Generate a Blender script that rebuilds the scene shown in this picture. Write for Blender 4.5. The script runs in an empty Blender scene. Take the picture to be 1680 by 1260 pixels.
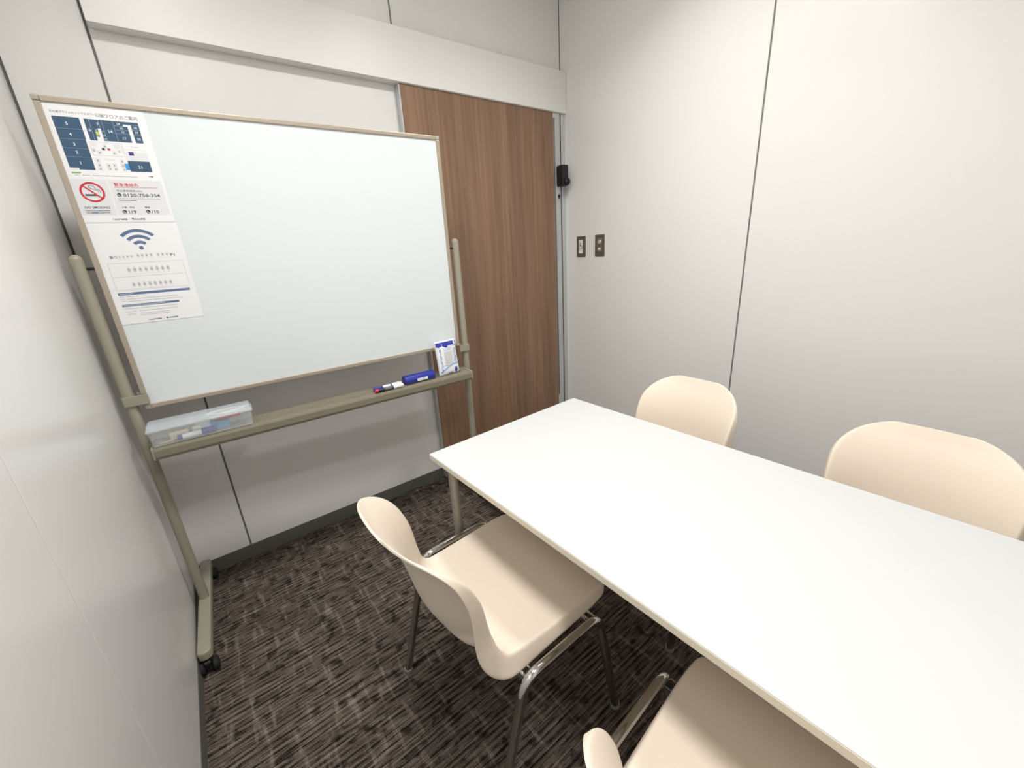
import bpy, bmesh, math, random
from mathutils import Matrix, Vector

random.seed(7)
PI = math.pi
SC = bpy.context.scene
COL = SC.collection

# ------------------------------------------------------------------ camera
cam_d = bpy.data.cameras.new('camera')
cam = bpy.data.objects.new('camera', cam_d)
COL.objects.link(cam)
cam_d.sensor_fit = 'HORIZONTAL'
cam_d.sensor_width = 36.0
cam_d.lens = 669.04 / 1680.0 * 36.0
cam_d.clip_start = 0.02
RX, RR, RZ = 1.2452, -0.0596, -0.6448
cam.matrix_world = (Matrix.Translation((0.2786, -2.0645, 1.3394)) @ Matrix.Rotation(RZ, 4, 'Z')
                    @ Matrix.Rotation(RX, 4, 'X') @ Matrix.Rotation(RR, 4, 'Z'))
SC.camera = cam

# ------------------------------------------------------------------ world, exposure, lamps
world = bpy.data.worlds.new('world')
SC.world = world
world.use_nodes = True
world.node_tree.nodes['Background'].inputs[0].default_value = (0.02, 0.02, 0.02, 1)
world.node_tree.nodes['Background'].inputs[1].default_value = 1.0
SC.view_settings.view_transform = 'Standard'
SC.view_settings.look = 'None'
SC.view_settings.gamma = 1.0
SC.view_settings.use_curve_mapping = False
SC.view_settings.exposure = 0.0
LAMP_POWER = 10.2                       # watts of each round ceiling lamp
LAMPS = [(0.45, -1.12), (1.50, -1.12), (0.66, -2.35)]
LAMP_SPREAD = math.radians(138)
LAMP_RGB = (1.0, 0.985, 0.965)
LAMP_R = 0.13

# ------------------------------------------------------------------ room dimensions (metres)
XR = 2.323          # right wall
YF = -3.30          # wall behind the camera
ZC = 2.72           # ceiling
HB = 0.068          # baseboard height
XA, XE = 0.2246, 1.2775
YC, YD = -1.160, -1.178


# ------------------------------------------------------------------ helpers
def lin(c):
    out = []
    for v in c:
        v = v / 255.0
        out.append(v / 12.92 if v <= 0.04045 else ((v + 0.055) / 1.055) ** 2.4)
    return (out[0], out[1], out[2], 1.0)


def new_mat(name, rgb, rough=0.5, metal=0.0, spec=0.5, bump=None, coat=0.0):
    m = bpy.data.materials.new(name)
    m.use_nodes = True
    nt = m.node_tree
    b = nt.nodes['Principled BSDF']
    b.inputs['Base Color'].default_value = lin(rgb)
    b.inputs['Roughness'].default_value = rough
    b.inputs['Metallic'].default_value = metal
    b.inputs['Specular IOR Level'].default_value = spec
    b.inputs['Coat Weight'].default_value = coat
    if bump:
        scale, strength, dist = bump
        tc = nt.nodes.new('ShaderNodeTexCoord')
        n = nt.nodes.new('ShaderNodeTexNoise')
        n.inputs['Scale'].default_value = scale
        n.inputs['Detail'].default_value = 3
        bp = nt.nodes.new('ShaderNodeBump')
        bp.inputs['Strength'].default_value = strength
        bp.inputs['Distance'].default_value = dist
        nt.links.new(tc.outputs['Object'], n.inputs['Vector'])
        nt.links.new(n.outputs['Fac'], bp.inputs['Height'])
        nt.links.new(bp.outputs['Normal'], b.inputs['Normal'])
    return m


def obj(name, bm, mat, parent=None, smooth=False, loc=None, rot=None):
    me = bpy.data.meshes.new(name)
    bm.normal_update()
    bm.to_mesh(me)
    bm.free()
    if mat is not None:
        me.materials.append(mat)
    if smooth:
        for p in me.polygons:
            p.use_smooth = True
    o = bpy.data.objects.new(name, me)
    COL.objects.link(o)
    if parent is not None:
        o.parent = parent
    if loc is not None:
        o.location = loc
    if rot is not None:
        o.rotation_euler = rot
    return o


def smooth_angle(o, deg=40):
    me = o.data
    for p in me.polygons:
        p.use_smooth = True
    me.set_sharp_from_angle(angle=math.radians(deg))
    return o


def empty(name, loc=(0, 0, 0), rotz=0.0):
    o = bpy.data.objects.new(name, None)
    o.empty_display_size = 0.05
    COL.objects.link(o)
    o.location = loc
    o.rotation_euler = (0, 0, rotz)
    return o


def tag(o, label=None, cat=None, group=None, kind=None):
    if label:
        o['label'] = label
    if cat:
        o['category'] = cat
    if group:
        o['group'] = group
    if kind:
        o['kind'] = kind
    return o


def box(bm, x0, x1, y0, y1, z0, z1, bev=0.0, seg=2):
    r = bmesh.ops.create_cube(bm, size=1.0)
    vs = r['verts']
    for v in vs:
        v.co = Vector(((x0 + x1) / 2 + v.co.x * (x1 - x0),
                       (y0 + y1) / 2 + v.co.y * (y1 - y0),
                       (z0 + z1) / 2 + v.co.z * (z1 - z0)))
    if bev > 0:
        es = set()
        for v in vs:
            for e in v.link_edges:
                es.add(e)
        bmesh.ops.bevel(bm, geom=list(es), offset=bev, segments=seg, affect='EDGES', profile=0.5)
    return bm


def bx(*a, **k):
    return box(bmesh.new(), *a, **k)


def tube(bm, pts, r, seg=14, caps=True, radii=None):
    pts = [Vector(p) for p in pts]
    n = len(pts)
    rings = []
    up = None
    for i in range(n):
        if i == 0:
            t = pts[1] - pts[0]
        elif i == n - 1:
            t = pts[-1] - pts[-2]
        else:
            t = (pts[i + 1] - pts[i]).normalized() + (pts[i] - pts[i - 1]).normalized()
        t.normalize()
        if up is None:
            up = Vector((0, 1, 0)) if abs(t.y) < 0.9 else Vector((1, 0, 0))
        a = up - t * up.dot(t)
        a.normalize()
        up = a
        b = t.cross(a)
        rr = radii[i] if radii else r
        rings.append([bm.verts.new(pts[i] + (a * math.cos(2 * PI * k / seg) + b * math.sin(2 * PI * k / seg)) * rr)
                      for k in range(seg)])
    for i in range(n - 1):
        for k in range(seg):
            k2 = (k + 1) % seg
            bm.faces.new((rings[i][k], rings[i][k2], rings[i + 1][k2], rings[i + 1][k]))
    if caps:
        bm.faces.new(list(reversed(rings[0])))
        bm.faces.new(rings[-1])
    bmesh.ops.recalc_face_normals(bm, faces=bm.faces[:])
    return bm


def lathe(bm, prof, seg=24, origin=(0, 0, 0)):
    """prof: list of (radius, z) revolved about the z axis."""
    o = Vector(origin)
    rings = []
    for r, z in prof:
        if r < 1e-6:
            rings.append([bm.verts.new(o + Vector((0, 0, z)))])
        else:
            rings.append([bm.verts.new(o + Vector((r * math.cos(2 * PI * k / seg), r * math.sin(2 * PI * k / seg), z)))
                          for k in range(seg)])
    for a, b in zip(rings[:-1], rings[1:]):
        for k in range(seg):
            k2 = (k + 1) % seg
            if len(a) == 1 and len(b) == 1:
                continue
            if len(a) == 1:
                bm.faces.new((a[0], b[k2], b[k]))
            elif len(b) == 1:
                bm.faces.new((a[k], a[k2], b[0]))
            else:
                bm.faces.new((a[k], a[k2], b[k2], b[k]))
    bmesh.ops.recalc_face_normals(bm, faces=bm.faces[:])
    return bm


def prism_x(bm, prof, x0, x1):
    """closed (y, z) profile extruded along x."""
    a = [bm.verts.new((x0, y, z)) for y, z in prof]
    b = [bm.verts.new((x1, y, z)) for y, z in prof]
    n = len(prof)
    for i in range(n):
        j = (i + 1) % n
        bm.faces.new((a[i], a[j], b[j], b[i]))
    bm.faces.new(list(reversed(a)))
    bm.faces.new(b)
    bmesh.ops.recalc_face_normals(bm, faces=bm.faces[:])
    return bm


def bez_round(pts, r, seg=6):
    """polyline with its inner corners rounded by arcs of about radius r."""
    pts = [Vector(p) for p in pts]
    out = [pts[0]]
    for i in range(1, len(pts) - 1):
        p, a, b = pts[i], pts[i - 1], pts[i + 1]
        da, db = (a - p).normalized(), (b - p).normalized()
        ang = da.angle(db)
        t = min(r / math.tan(ang / 2), (a - p).length * 0.49, (b - p).length * 0.9)
        s, e = p + da * t, p + db * t
        for k in range(seg + 1):
            u = k / seg
            out.append(s * (1 - u) ** 2 + p * 2 * u * (1 - u) + e * u * u)
    out.append(pts[-1])
    return out


# ------------------------------------------------------------------ materials
def wall_material():
    m = new_mat('wall_paint_white', (237, 236, 233), rough=0.3, spec=0.5)
    nt = m.node_tree
    b = nt.nodes['Principled BSDF']
    tc = nt.nodes.new('ShaderNodeTexCoord')
    n = nt.nodes.new('ShaderNodeTexNoise')
    n.inputs['Scale'].default_value = 1.3
    n.inputs['Detail'].default_value = 2
    rp = nt.nodes.new('ShaderNodeMapRange')
    rp.inputs['To Min'].default_value = 0.20
    rp.inputs['To Max'].default_value = 0.28
    nt.links.new(tc.outputs['Object'], n.inputs['Vector'])
    nt.links.new(n.outputs['Fac'], rp.inputs['Value'])
    nt.links.new(rp.outputs['Result'], b.inputs['Roughness'])
    return m


def wood_material():
    m = new_mat('door_wood_laminate', (140, 112, 90), rough=0.42, spec=0.4)
    nt = m.node_tree
    b = nt.nodes['Principled BSDF']
    tc = nt.nodes.new('ShaderNodeTexCoord')
    mp = nt.nodes.new('ShaderNodeMapping')
    mp.inputs['Scale'].default_value = (60, 60, 1.6)
    n = nt.nodes.new('ShaderNodeTexNoise')
    n.inputs['Scale'].default_value = 1.0
    n.inputs['Detail'].default_value = 5
    n.inputs['Roughness'].default_value = 0.62
    n.inputs['Distortion'].default_value = 0.25
    cr = nt.nodes.new('ShaderNodeValToRGB')
    e = cr.color_ramp.elements
    e[0].position, e[0].color = 0.28, lin((122, 94, 74))
    e[1].position, e[1].color = 0.74, lin((152, 122, 99))
    k = cr.color_ramp.elements.new(0.5)
    k.color = lin((138, 108, 86))
    mp2 = nt.nodes.new('ShaderNodeMapping')
    mp2.inputs['Scale'].default_value = (9, 9, 0.5)
    n2 = nt.nodes.new('ShaderNodeTexNoise')
    n2.inputs['Scale'].default_value = 1.0
    n2.inputs['Detail'].default_value = 3
    mx = nt.nodes.new('ShaderNodeMix')
    mx.data_type = 'RGBA'
    mx.blend_type = 'OVERLAY'
    mx.inputs['Factor'].default_value = 0.35
    L = nt.links.new
    L(tc.outputs['Object'], mp.inputs['Vector'])
    L(tc.outputs['Object'], mp2.inputs['Vector'])
    L(mp.outputs['Vector'], n.inputs['Vector'])
    L(mp2.outputs['Vector'], n2.inputs['Vector'])
    L(n.outputs['Fac'], cr.inputs['Fac'])
    L(cr.outputs['Color'], mx.inputs['A'])
    L(n2.outputs['Fac'], mx.inputs['B'])
    L(mx.outputs['Result'], b.inputs['Base Color'])
    return m


def carpet_material():
    m = new_mat('carpet_woven_brown', (70, 62, 56), rough=0.95, spec=0.1)
    nt = m.node_tree
    b = nt.nodes['Principled BSDF']
    L = nt.links.new
    tc = nt.nodes.new('ShaderNodeTexCoord')

    def noise(sx, sy, detail=2, rough=0.5):
        mp = nt.nodes.new('ShaderNodeMapping')
        mp.inputs['Scale'].default_value = (sx, sy, 1)
        n = nt.nodes.new('ShaderNodeTexNoise')
        n.inputs['Scale'].default_value = 1.0
        n.inputs['Detail'].default_value = detail
        n.inputs['Roughness'].default_value = rough
        L(tc.outputs['Object'], mp.inputs['Vector'])
        L(mp.outputs['Vector'], n.inputs['Vector'])
        return n.outputs['Fac']

    def math_n(op, a, bb):
        n = nt.nodes.new('ShaderNodeMath')
        n.operation = op
        for i, v in enumerate((a, bb)):
            if isinstance(v, (int, float)):
                n.inputs[i].default_value = v
            else:
                L(v, n.inputs[i])
        return n.outputs[0]

    def step(v, lo, hi):
        n = nt.nodes.new('ShaderNodeMapRange')
        n.interpolation_type = 'SMOOTHSTEP'
        n.inputs['From Min'].default_value = lo
        n.inputs['From Max'].default_value = hi
        L(v, n.inputs['Value'])
        return n.outputs['Result']

    sep = nt.nodes.new('ShaderNodeSeparateXYZ')
    L(tc.outputs['Object'], sep.inputs[0])
    wob = noise(7, 7, 1)
    ph = math_n('ADD', math_n('MULTIPLY', sep.outputs['Y'], 2 * PI / 0.0165), math_n('MULTIPLY', wob, 5.0))
    rib = step(math_n('SINE', ph, 0.0), -0.1, 0.9)                 # dark furrow of each rib
    ph2 = math_n('ADD', math_n('MULTIPLY', sep.outputs['Y'], 2 * PI / 0.0066), math_n('MULTIPLY', wob, 3.0))
    yarn = math_n('SINE', ph2, 0.0)                                # single yarns
    broken = step(noise(20, 60, 2), 0.36, 0.62)                    # furrows come and go
    light = step(noise(52, 7.5, 2), 0.52, 0.72)                    # pale cross yarns along y
    dark = step(noise(24, 26, 1), 0.56, 0.70)                      # dark knots
    speck = noise(430, 560, 1)
    streak = noise(9, 150, 1)
    s = math_n('ADD', 0.47, math_n('MULTIPLY', math_n('SUBTRACT', speck, 0.5), 0.85))
    s = math_n('ADD', s, math_n('MULTIPLY', math_n('SUBTRACT', streak, 0.5), 0.65))
    s = math_n('ADD', s, math_n('MULTIPLY', yarn, 0.040))
    fur = math_n('MULTIPLY', rib, broken)
    fur = math_n('MULTIPLY', fur, math_n('SUBTRACT', 1.0, math_n('MULTIPLY', light, 0.65)))
    s = math_n('SUBTRACT', s, math_n('MULTIPLY', fur, 0.26))
    s = math_n('ADD', s, math_n('MULTIPLY', light, 0.13))
    s = math_n('SUBTRACT', s, math_n('MULTIPLY', dark, 0.17))
    cr = nt.nodes.new('ShaderNodeValToRGB')
    e = cr.color_ramp.elements
    e[0].position, e[0].color = 0.08, lin((22, 17, 15))
    e[1].position, e[1].color = 0.90, lin((166, 154, 142))
    k = e.new(0.30)
    k.color = lin((52, 44, 39))
    k = e.new(0.50)
    k.color = lin((98, 88, 79))
    L(s, cr.inputs['Fac'])
    L(cr.outputs['Color'], b.inputs['Base Color'])
    bp = nt.nodes.new('ShaderNodeBump')
    bp.inputs['Strength'].default_value = 0.7
    bp.inputs['Distance'].default_value = 0.003
    L(s, bp.inputs['Height'])
    L(bp.outputs['Normal'], b.inputs['Normal'])
    return m


def frosted_material(name, rgb, alpha, rough=0.35):
    m = new_mat(name, rgb, rough=rough, spec=0.5)
    m.node_tree.nodes['Principled BSDF'].inputs['Alpha'].default_value = alpha
    return m


def smudge_material():
    """soft grey dots: blurred-out characters on the sheet (radial fade in each quad's UV)."""
    m = new_mat('print_smudged_grey', (236, 236, 236), rough=0.6)
    nt = m.node_tree
    b = nt.nodes['Principled BSDF']
    uv = nt.nodes.new('ShaderNodeUVMap')
    mp = nt.nodes.new('ShaderNodeMapping')
    mp.inputs['Location'].default_value = (-1, -1, 0)
    mp.inputs['Scale'].default_value = (2, 2, 1)
    g = nt.nodes.new('ShaderNodeTexGradient')
    g.gradient_type = 'QUADRATIC_SPHERE'
    cr = nt.nodes.new('ShaderNodeValToRGB')
    e = cr.color_ramp.elements
    e[0].position, e[0].color = 0.0, lin((233, 233, 234))
    e[1].position, e[1].color = 0.8, lin((150, 152, 156))
    nt.links.new(uv.outputs['UV'], mp.inputs['Vector'])
    nt.links.new(mp.outputs['Vector'], g.inputs['Vector'])
    nt.links.new(g.outputs['Fac'], cr.inputs['Fac'])
    nt.links.new(cr.outputs['Color'], b.inputs['Base Color'])
    return m


M = {
    'wall': wall_material(),
    'joint': new_mat('panel_joint_grey', (120, 118, 113), rough=0.6),
    'joint_light': new_mat('panel_joint_light_grey', (170, 168, 163), rough=0.6),
    'base': new_mat('baseboard_vinyl_dark_grey', (100, 100, 95), rough=0.5),
    'ceiling': new_mat('ceiling_board_white', (236, 234, 228), rough=0.9, bump=(60, 0.2, 0.004)),
    'rail': new_mat('rail_cover_white', (236, 235, 231), rough=0.36),
    'carpet': carpet_material(),
    'wood': wood_material(),
    'alu': new_mat('brushed_aluminium', (206, 208, 210), rough=0.36, metal=0.5, bump=(300, 0.05, 0.001)),
    'black': new_mat('black_plastic', (24, 24, 25), rough=0.4),
    'rubber': new_mat('black_rubber', (20, 20, 21), rough=0.7),
    'darkgap': new_mat('dark_gap_shade', (12, 12, 13), rough=0.8),  # near-black colour stands in for shade inside the door gap
    'table': new_mat('table_laminate_white', (205, 206, 206), rough=0.38, spec=0.4),
    'edge': new_mat('table_edge_band_cream', (226, 220, 204), rough=0.5),
    'leg_grey': new_mat('painted_steel_warm_grey', (166, 160, 152), rough=0.4, metal=0.25),
    'under': new_mat('table_underside_grey', (150, 148, 144), rough=0.7),
    'shell': new_mat('chair_polypropylene_beige', (231, 217, 200), rough=0.48, spec=0.4, bump=(900, 0.12, 0.0006)),
    'chrome': new_mat('chrome_tube', (200, 198, 196), rough=0.1, metal=1.0),
    'stand': new_mat('stand_painted_steel_khaki_grey', (152, 147, 131), rough=0.36, spec=0.5),
    'champ': new_mat('board_frame_champagne', (178, 166, 150), rough=0.4, metal=0.45),
    'cap': new_mat('board_corner_cap_grey', (168, 162, 148), rough=0.45),
    'board': new_mat('whiteboard_enamel', (219, 225, 227), rough=0.22, spec=0.5),
    'boardback': new_mat('whiteboard_back_grey', (175, 174, 168), rough=0.5),
    'paper': new_mat('paper_white', (234, 234, 235), rough=0.55, spec=0.3),
    'navy': new_mat('print_navy', (52, 84, 112), rough=0.5),
    'slate': new_mat('print_slate_blue', (92, 113, 148), rough=0.5),
    'ink': new_mat('print_dark_ink', (52, 58, 76), rough=0.5),
    'greyink': new_mat('print_grey', (140, 142, 146), rough=0.5),
    'palegrey': new_mat('print_pale_grey', (220, 221, 223), rough=0.5),
    'white_print': new_mat('print_white', (240, 242, 244), rough=0.5),
    'red': new_mat('print_red', (203, 46, 62), rough=0.5),
    'sky': new_mat('print_sky_blue', (58, 150, 214), rough=0.5),
    'green': new_mat('print_green', (140, 178, 108), rough=0.5),
    'lime': new_mat('print_lime', (196, 212, 84), rough=0.5),
    'violet': new_mat('print_violet', (62, 60, 118), rough=0.5),
    'smudge': smudge_material(),
    'frost': frosted_material('frosted_polypropylene', (240, 244, 245), 0.19),
    'frost_lid': frosted_material('frosted_polypropylene_lid', (232, 240, 245), 0.24),
    'eraser_blue': new_mat('eraser_blue_plastic', (38, 50, 150), rough=0.38),
    'felt': new_mat('eraser_felt', (60, 60, 70), rough=0.95),
    'marker_blue': new_mat('marker_blue', (34, 48, 150), rough=0.35),
    'marker_black': new_mat('marker_black', (22, 22, 26), rough=0.35),
    'marker_red': new_mat('marker_red', (206, 40, 56), rough=0.35),
    'marker_white': new_mat('marker_white', (235, 237, 242), rough=0.4),
    'packet': new_mat('packet_light_blue', (92, 172, 222), rough=0.5),
    'cream': new_mat('block_cream', (240, 230, 200), rough=0.6),
    'cable': new_mat('cable_white', (235, 235, 232), rough=0.4),
    'yellow': new_mat('stick_pale_yellow', (232, 206, 140), rough=0.5),
    'pouch': new_mat('wipes_pouch_white', (236, 240, 246), rough=0.32, spec=0.6),
    'pouch_blue': new_mat('wipes_print_blue', (48, 58, 160), rough=0.35),
    'pouch_pale': new_mat('wipes_print_pale_blue', (150, 182, 226), rough=0.35),
    'pouch_grey': new_mat('wipes_print_grey', (206, 206, 204), rough=0.4),
    'pouch_mid': new_mat('wipes_print_mid_blue', (96, 114, 178), rough=0.35),
    'band': new_mat('marker_band_dark_grey', (92, 94, 100), rough=0.4),
    'tray': new_mat('tray_painted_olive_grey', (132, 126, 108), rough=0.42),
    'bronze': new_mat('switch_plate_bronze_grey', (122, 116, 104), rough=0.4, metal=0.6),
    'switch': new_mat('switch_ivory', (226, 224, 214), rough=0.4),
    'steel': new_mat('switch_steel', (176, 174, 166), rough=0.3, metal=0.8),
}
lamp_m = bpy.data.materials.new('lamp_diffuser_glow')
lamp_m.use_nodes = True
_b = lamp_m.node_tree.nodes['Principled BSDF']
_b.inputs['Base Color'].default_value = (0.8, 0.8, 0.8, 1)
_b.inputs['Emission Color'].default_value = (1.0, 0.985, 0.955, 1)
_b.inputs['Emission Strength'].default_value = 26.0

# ------------------------------------------------------------------ room shell
floor = tag(obj('floor', bx(-0.05, XR + 0.05, YF - 0.05, 0.09, -0.06, 0.0), M['carpet']), kind='structure')
ceiling = tag(obj('ceiling', bx(-0.05, XR + 0.05, YF - 0.05, 0.09, ZC, ZC + 0.06), M['ceiling']), kind='structure')

T = 0.006           # panel thickness
wall_back = tag(obj('wall_back', bx(-0.05, XR + 0.05, T, 0.09, 0.0, ZC), M['joint']), kind='structure')
G = 0.0035
for x0, x1 in ((0.006, XA - G), (XA + G, XE - G), (XE + G, XR - 0.003)):
    obj('panel', bx(x0, x1, 0.0, T + 0.001, HB - 0.002, ZC, bev=0.0012, seg=1), M['wall'], wall_back)

wall_left = tag(obj('wall_left', bx(-0.09, -T, YF - 0.05, 0.09, 0.0, ZC), M['joint_light']), kind='structure')
for y0, y1 in ((YC + 0.0016, -0.003), (-2.38, YC - 0.0016), (YF, -2.3832)):
    obj('panel', bx(-T - 0.001, 0.0, y0, y1, HB - 0.002, ZC, bev=0.0008, seg=1), M['wall'], wall_left)

wall_right = tag(obj('wall_right', bx(XR + T, XR + 0.09, YF - 0.05, 0.09, 0.0, ZC), M['joint']), kind='structure')
for y0, y1 in ((YD + G, -0.0), (-2.38 + G, YD - G), (YF, -2.38 - G)):
    obj('panel', bx(XR, XR + T + 0.001, y0, y1, HB - 0.002, ZC, bev=0.0012, seg=1), M['wall'], wall_right)

wall_front = tag(obj('wall_front', bx(-0.05, XR + 0.05, YF - 0.09, YF - T, 0.0, ZC), M['joint']), kind='structure')
for x0, x1 in ((0.0, 1.16 - G), (1.16 + G, XR)):
    obj('panel', bx(x0, x1, YF - T - 0.001, YF, HB - 0.002, ZC, bev=0.0012, seg=1), M['wall'], wall_front)

tag(obj('baseboard_back', bx(0.0, 1.29, -0.002, T, 0.0, HB, bev=0.001, seg=1), M['base']), kind='structure')
tag(obj('baseboard_left', bx(-T, 0.002, YF, -0.003, 0.0, HB, bev=0.001, seg=1), M['base']), kind='structure')
tag(obj('baseboard_right', bx(XR - 0.002, XR + T, YF, -0.06, 0.0, HB, bev=0.001, seg=1), M['base']), kind='structure')
tag(obj('baseboard_front', bx(0.0, XR, YF - T, YF + 0.002, 0.0, HB, bev=0.001, seg=1), M['base']), kind='structure')

# rail cover above the sliding door
rail = tag(obj('trim_1', bx(0.229, XR - 0.001, -0.0507, -0.0005, 2.0743, 2.2852, bev=0.0016, seg=2), M['rail']),
           'long white sliding-door rail cover above the whiteboard', None, kind='structure')
obj('rail_underside', bx(0.24, XR - 0.01, -0.044, -0.004, 2.0725, 2.0746), M['wall'], rail)

# aluminium jamb in the right corner
jamb = tag(obj('trim_2', bx(2.289, XR - 0.0005, -0.036, -0.0005, 0.0, 2.0740, bev=0.001, seg=1), M['alu']),
           kind='structure')
obj('gap_strip', bx(2.2780, 2.2889, -0.0345, -0.0006, 0.0, 2.0738), M['darkgap'], jamb)  # dark strip filling the gap between stile and jamb, painted as its shade

# sliding door
DY0, DY1 = -0.0385, -0.0045
door = tag(obj('door_1', bx(1.2605, 2.2215, DY0, DY1, 0.012, 2.0715), M['wood']), kind='structure')
obj('edge_trim', bx(1.2555, 1.2605, DY0 - 0.0006, DY1, 0.012, 2.0715, bev=0.0005, seg=1), M['alu'], door)
stile = obj('stile', bx(2.2215, 2.2768, DY0 - 0.0012, DY1, 0.012, 2.0715, bev=0.001, seg=1), M['alu'], door)
obj('finger_groove', bx(2.2218, 2.2315, DY0 - 0.0018, DY0 - 0.0010, 0.30, 2.045), new_mat('groove_grey', (120, 120, 120), 0.5, 0.5), stile)
obj('finger_lip', bx(2.2322, 2.2352, DY0 - 0.0055, DY0 - 0.0008, 0.30, 2.045, bev=0.0006, seg=1), M['alu'], stile)
kp = obj('keyhole_plate', bx(2.247, 2.269, DY0 - 0.0026, DY0 - 0.0010, 1.598, 1.640, bev=0.003, seg=2), M['alu'], door)
bm = bmesh.new()
lathe(bm, [(0.0, 0.0), (0.0085, 0.0), (0.0085, 0.004), (0.0, 0.0045)], 20)
bmesh.ops.rotate(bm, verts=bm.verts[:], matrix=Matrix.Rotation(PI / 2, 3, 'X'))
bmesh.ops.scale(bm, verts=bm.verts[:], vec=(0.9, 1.0, 1.5))
bmesh.ops.translate(bm, verts=bm.verts[:], vec=(2.2575, DY0 - 0.0024, 1.619))
obj('keyhole', bm, M['black'], kp)
obj('floor_guide', bx(1.268, 1.308, -0.066, -0.042, 0.0, 0.042, bev=0.003, seg=2), M['black'], door)

# smart lock on the door stile
lk = empty('door_lock', (2.2700, DY0 - 0.0016, 1.731))
tag(lk, 'small black battery lock box with turning knob on the door edge', 'lock')
smooth_angle(obj('body', bx(-0.025, 0.022, -0.052, -0.0005, -0.058, 0.060, bev=0.004, seg=3), M['black'], lk))
obj('mounting_plate', bx(-0.0275, 0.004, -0.024, -0.0002, -0.052, 0.050, bev=0.002, seg=2), M['rubber'], lk)
bm = bmesh.new()
lathe(bm, [(0, 0), (0.021, 0), (0.021, 0.010), (0.018, 0.014), (0.0, 0.014)], 28)
bmesh.ops.rotate(bm, verts=bm.verts[:], matrix=Matrix.Rotation(PI / 2, 3, 'X'))
bmesh.ops.translate(bm, verts=bm.verts[:], vec=(0.006, -0.052, -0.034))
kn = smooth_angle(obj('knob', bm, M['black'], lk), 35)
obj('grip', bx(0.003, 0.009, -0.070, -0.0655, -0.052, -0.016, bev=0.002, seg=2), M['rubber'], kn)

# two switch plates on the right wall
def switch_plate(yc, zc, label, keyed):
    e = empty('switch_plate', (XR, yc, zc))
    tag(e, label, 'switch')
    obj('cover', bx(-0.006, 0.0, -0.0365, 0.0365, -0.062, 0.062, bev=0.002, seg=2), M['bronze'], e)
    if keyed:
        obj('insert', bx(-0.0078, -0.006, -0.017, 0.017, -0.042, 0.040, bev=0.001, seg=1), M['switch'], e)
        r = obj('rocker', bx(-0.0105, -0.0078, -0.008, 0.010, -0.012, 0.032, bev=0.001, seg=1), M['switch'], e)
        obj('mark', bx(-0.0110, -0.0105, -0.004, 0.006, 0.002, 0.010), M['black'], r)
        obj('mark', bx(-0.0110, -0.0105, -0.003, 0.005, 0.016, 0.020), M['black'], r)
        obj('name_strip', bx(-0.0086, -0.0078, -0.016, 0.016, -0.040, -0.027), M['white_print'], e)
        obj('screw', bx(-0.0086, -0.0078, -0.013, -0.009, -0.012, 0.006), M['black'], e)
    else:
        obj('insert', bx(-0.0078, -0.006, -0.018, 0.018, -0.038, 0.042, bev=0.001, seg=1), M['steel'], e)
        bm = bmesh.new()
        lathe(bm, [(0, 0), (0.010, 0), (0.009, 0.005), (0, 0.005)], 20)
        bmesh.ops.rotate(bm, verts=bm.verts[:], matrix=Matrix.Rotation(-PI / 2, 3, 'Y'))
        bmesh.ops.translate(bm, verts=bm.verts[:], vec=(-0.0078, -0.002, 0.020))
        d = obj('dial', bm, M['switch'], e)
        obj('pointer', bx(-0.0135, -0.0128, -0.0035, -0.0005, 0.013, 0.027), M['black'], d)
        obj('slot', bx(-0.0086, -0.0078, -0.010, 0.010, -0.026, -0.014), M['switch'], e)
        obj('mark', bx(-0.0090, -0.0078, -0.004, 0.004, -0.004, 0.002), M['black'], e)
    return e


switch_plate(-0.1715, 1.3115, 'bronze wall switch plate nearest the door, with a white rocker and name strip', True)
switch_plate(-0.3240, 1.3135, 'bronze wall switch plate farther from the door, with a round dial', False)

# ceiling lamps
for i, (x, y) in enumerate(LAMPS):
    e = empty('ceiling_lamp', (x, y, ZC))
    tag(e, ['round recessed ceiling lamp nearest the whiteboard end of the left wall',
            'round recessed ceiling lamp nearest the door',
            'round recessed ceiling lamp behind the camera'][i], 'lamp', 'recessed ceiling lamps')
    bm = bmesh.new()
    lathe(bm, [(LAMP_R, -0.0005), (LAMP_R + 0.02, -0.0005), (LAMP_R + 0.016, -0.008), (LAMP_R, -0.010), (LAMP_R, -0.0005)], 40)
    smooth_angle(obj('trim_ring', bm, M['ceiling'], e))
    bm = bmesh.new()
    bmesh.ops.create_circle(bm, cap_ends=True, segments=40, radius=LAMP_R)
    for v in bm.verts:
        v.co.z = -0.006
    for f in bm.faces:
        f.normal_update()
        if f.normal.z > 0:
            f.normal_flip()
    obj('diffuser', bm, lamp_m, e)
    ld_ = bpy.data.lights.new('lamp_light', 'AREA')
    ld_.shape = 'DISK'
    ld_.size = LAMP_R * 2
    ld_.energy = LAMP_POWER
    ld_.color = LAMP_RGB
    ld_.spread = LAMP_SPREAD
    lo_ = bpy.data.objects.new('lamp_light', ld_)
    COL.objects.link(lo_)
    lo_.parent = e
    lo_.location = (0, 0, -0.012)

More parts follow.
